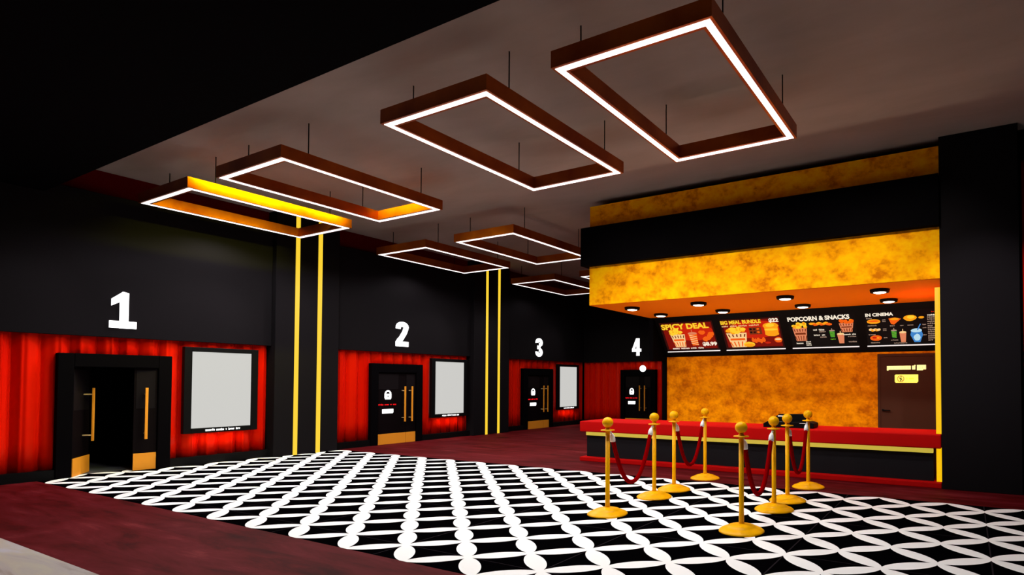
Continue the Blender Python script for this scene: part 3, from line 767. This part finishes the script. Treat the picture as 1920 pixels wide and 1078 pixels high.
def draw4(q, a_, b_):
    rect(q, a_, b_, .16, 1.02, .004, 'black'); W_ = b_-a_
    btext(q, 'IN CINEMA', a_+.02, a_+W_*.40, .20, .285, .02, 'white', .045)
    lines(q, a_+W_*.02, a_+W_*.10, .315, .35, .01, 'tan', (4,), 41)
    disc(q, a_+W_*.12, .42, .145, .06, .008, 'amber', 16, .05, 1); disc(q, a_+W_*.12, .41, .12, .025, .0085, 'orange', 14, .08, 2)
    lines(q, a_+W_*.03, a_+W_*.16, .505, .535, .01, 'tan', (6,), 42)
    for k_ in range(5): disc(q, a_+W_*(.07+.028*k_), .63+.015*(k_ % 2), .045, .035, .008+.0003*k_, ['cream', 'amber'][k_ % 2], 8, .25, k_)
    disc(q, a_+W_*.13, .85, .125, .075, .008, 'orange', 16, .05, 3); disc(q, a_+W_*.11, .84, .05, .03, .0085, 'red', 8, .2, 3); disc(q, a_+W_*.16, .85, .03, .02, .0086, 'amber', 8, .2, 3)
    lines(q, a_+W_*.03, a_+W_*.13, .735, .77, .01, 'tan', (4,), 43); lines(q, a_+W_*.05, a_+W_*.18, .955, .985, .01, 'tan', (6,), 44)
    for k_, s_ in enumerate((.37, .41, .60, .64, .83)): lines(q, a_+W_*.24, a_+W_*.29, s_, s_+.03, .01, 'tan', (3,), 45+k_)
    q.poly([bfn(a_+W_*.33, .36, .008), bfn(a_+W_*.36, .50, .008), bfn(a_+W_*.40, .52, .008), bfn(a_+W_*.50, .38, .008), bfn(a_+W_*.42, .34, .008)], IX['orange']); disc(q, a_+W_*.41, .38, .09, .03, .0085, 'amber', 12, .1, 5)
    disc(q, a_+W_*.62, .37, .13, .075, .008, 'amber', 12, .12, 6); disc(q, a_+W_*.63, .35, .08, .045, .0085, 'yellow', 12, .15, 7); disc(q, a_+W_*.77, .37, .06, .03, .008, 'amber', 10, .1, 8)
    lines(q, a_+W_*.34, a_+W_*.41, .53, .56, .01, 'tan', (3,), 51); lines(q, a_+W_*.48, a_+W_*.53, .53, .56, .01, 'tan', (3,), 52); lines(q, a_+W_*.58, a_+W_*.66, .53, .56, .01, 'tan', (5,), 53)
    cup(q, a_+W_*.39, .62, .12, .24, .008, 'green', 'lime', 'tan'); cup(q, a_+W_*.51, .66, .14, .32, .008, 'salmon', None, 'cream')
    lines(q, a_+W_*.34, a_+W_*.44, .90, .93, .01, 'tan', (5,), 54); lines(q, a_+W_*.38, a_+W_*.56, .985, 1.01, .01, 'tan', (8,), 55)
    q.poly([bfn(a_+W_*.66, .99, .008), bfn(a_+W_*.74, .99, .008), bfn(a_+W_*.78, .80, .008), bfn(a_+W_*.76, .68, .008), bfn(a_+W_*.63, .68, .008), bfn(a_+W_*.61, .80, .008)], IX['blue'])
    disc(q, a_+W_*.70, .87, .07, .09, .0085, 'pale', 12, .1, 9); disc(q, a_+W_*.695, .69, .11, .05, .009, 'pale', 14, .08, 10)
    q.poly([bfn(a_+W_*.70, .68, .0095), bfn(a_+W_*.72, .68, .0095), bfn(a_+W_*.76, .53, .0095), bfn(a_+W_*.745, .53, .0095)], IX['blue'])
    for k_, s_ in enumerate((.53, .61, .79)): lines(q, a_+W_*.78, a_+W_*.83, s_, s_+.03, .01, 'tan', (3,), 60+k_)
    for k_ in range(13):
        w2 = [.16, .13, .10, .15, .14, .07, .15, .13, .09, .09, .14, .1, .07][k_]
        lines(q, a_+W_*.845, a_+W_*(.845+w2), .30+.052*k_, .335+.052*k_, .01, 'white' if k_ == 0 else 'tan', (max(2, int(w2*40)),), 70+k_)
    lines(q, a_+W_*.90, a_+W_*1.02, .225, .255, .01, 'red', (6,), 90)
board(-7.245, -5.54, 'first menu screen from the left, red SPICY DEAL picture with price', draw1)
board(-5.54, -3.82, 'second menu screen from the left, red BIG MEAL BUNDLE picture', draw2)
board(-3.82, -2.09, 'third menu screen, black, headed POPCORN & SNACKS', draw3)
board(-2.09, -.40, 'fourth menu screen, rightmost, black, with small food pictures', draw4)

# ------------------------------------------------------------------ stanchions and ropes
def make_stanchion():
    t_ = thing('stanchion', '', 'stanchion', group='gold stanchions before the snack bar')
    q = MB(); q.lathe([(.262, 0), (.262, .012), (.245, .026), (.19, .050), (.16, .058), (.155, .066), (.10, .080), (.06, .090), (.034, .094)], 40); q.build('base', M['gold_metal'], t_)
    q = MB(); q.lathe([(.033, .09), (.031, .11), (.031, .19), (.029, .20), (.029, 1.08)], 20); pole = q.build('pole', M['gold_metal'], t_)
    q = MB(); q.lathe([(.03, 1.075), (.09, 1.083), (.09, 1.093), (.035, 1.10), (.024, 1.13)], 28); q.build('collar', M['gold_metal'], pole)
    q = MB(); q.lathe([(.02, 1.12)]+[(.073*math.cos(a_), 1.190+.068*math.sin(a_)) for a_ in [(-72+18*k_)*PI/180 for k_ in range(9)]]+[(.002, 1.258)], 24); q.build('ball_top', M['gold_metal'], pole)
    return t_
st = make_stanchion()
k = 0
for x, side in ((-4.17, 'left'), (-2.32, 'right')):
    for y, nm in ((6.13, 'front one'), (7.36, 'second one'), (8.00, 'third one'), (9.20, 'rear one by the counter')):
        o = st if k == 0 else copy_tree(st)
        o.location = (x, y, 0); o.rotation_euler = (0, 0, .3*k)
        o['label'] = 'gold ball topped stanchion, %s of the %s row of four' % (nm, side); k += 1
def rope(x, y0, y1, sag, label):
    t_ = thing('velvet_rope', label, 'rope', (x, (y0+y1)/2, 0), group='dark red velvet ropes between the stanchions')
    h = (y1-y0)/2
    a0 = h-.115
    pts = []
    for k_ in range(33):
        s_ = -1+2*k_/32; z = sag+(.965-sag)*(abs(s_)**2.15); pts.append((0, a0*s_, z))
    q = MB(); q.tube(pts, .029, 14); q.build('rope_cord', M['velvet'], t_)
    for s_ in (-1, 1):
        q = MB()
        q.tube([(0, s_*(a0-.004), .93), (0, s_*(a0+.002), .965), (0, s_*(a0+.012), 1.00), (0, s_*(a0+.03), 1.035)], 0, 12, 0, [.036, .037, .032, .017])
        q.tube([(0, s_*(a0+.03), 1.03), (0, s_*(a0+.045), 1.062), (0, s_*(a0+.07), 1.068), (0, s_*(h-.030), 1.045)], .010, 8)
        q.build('rope_hook', M['chrome'], t_)
rope(-4.17, 6.13, 7.36, .325, 'dark red velvet rope joining the two front stanchions of the left row')
rope(-4.17, 8.00, 9.20, .325, 'dark red velvet rope joining the two rear stanchions of the left row')
rope(-2.32, 6.13, 7.36, .325, 'dark red velvet rope joining the two front stanchions of the right row')
rope(-2.32, 8.00, 9.20, .325, 'dark red velvet rope joining the two rear stanchions of the right row')
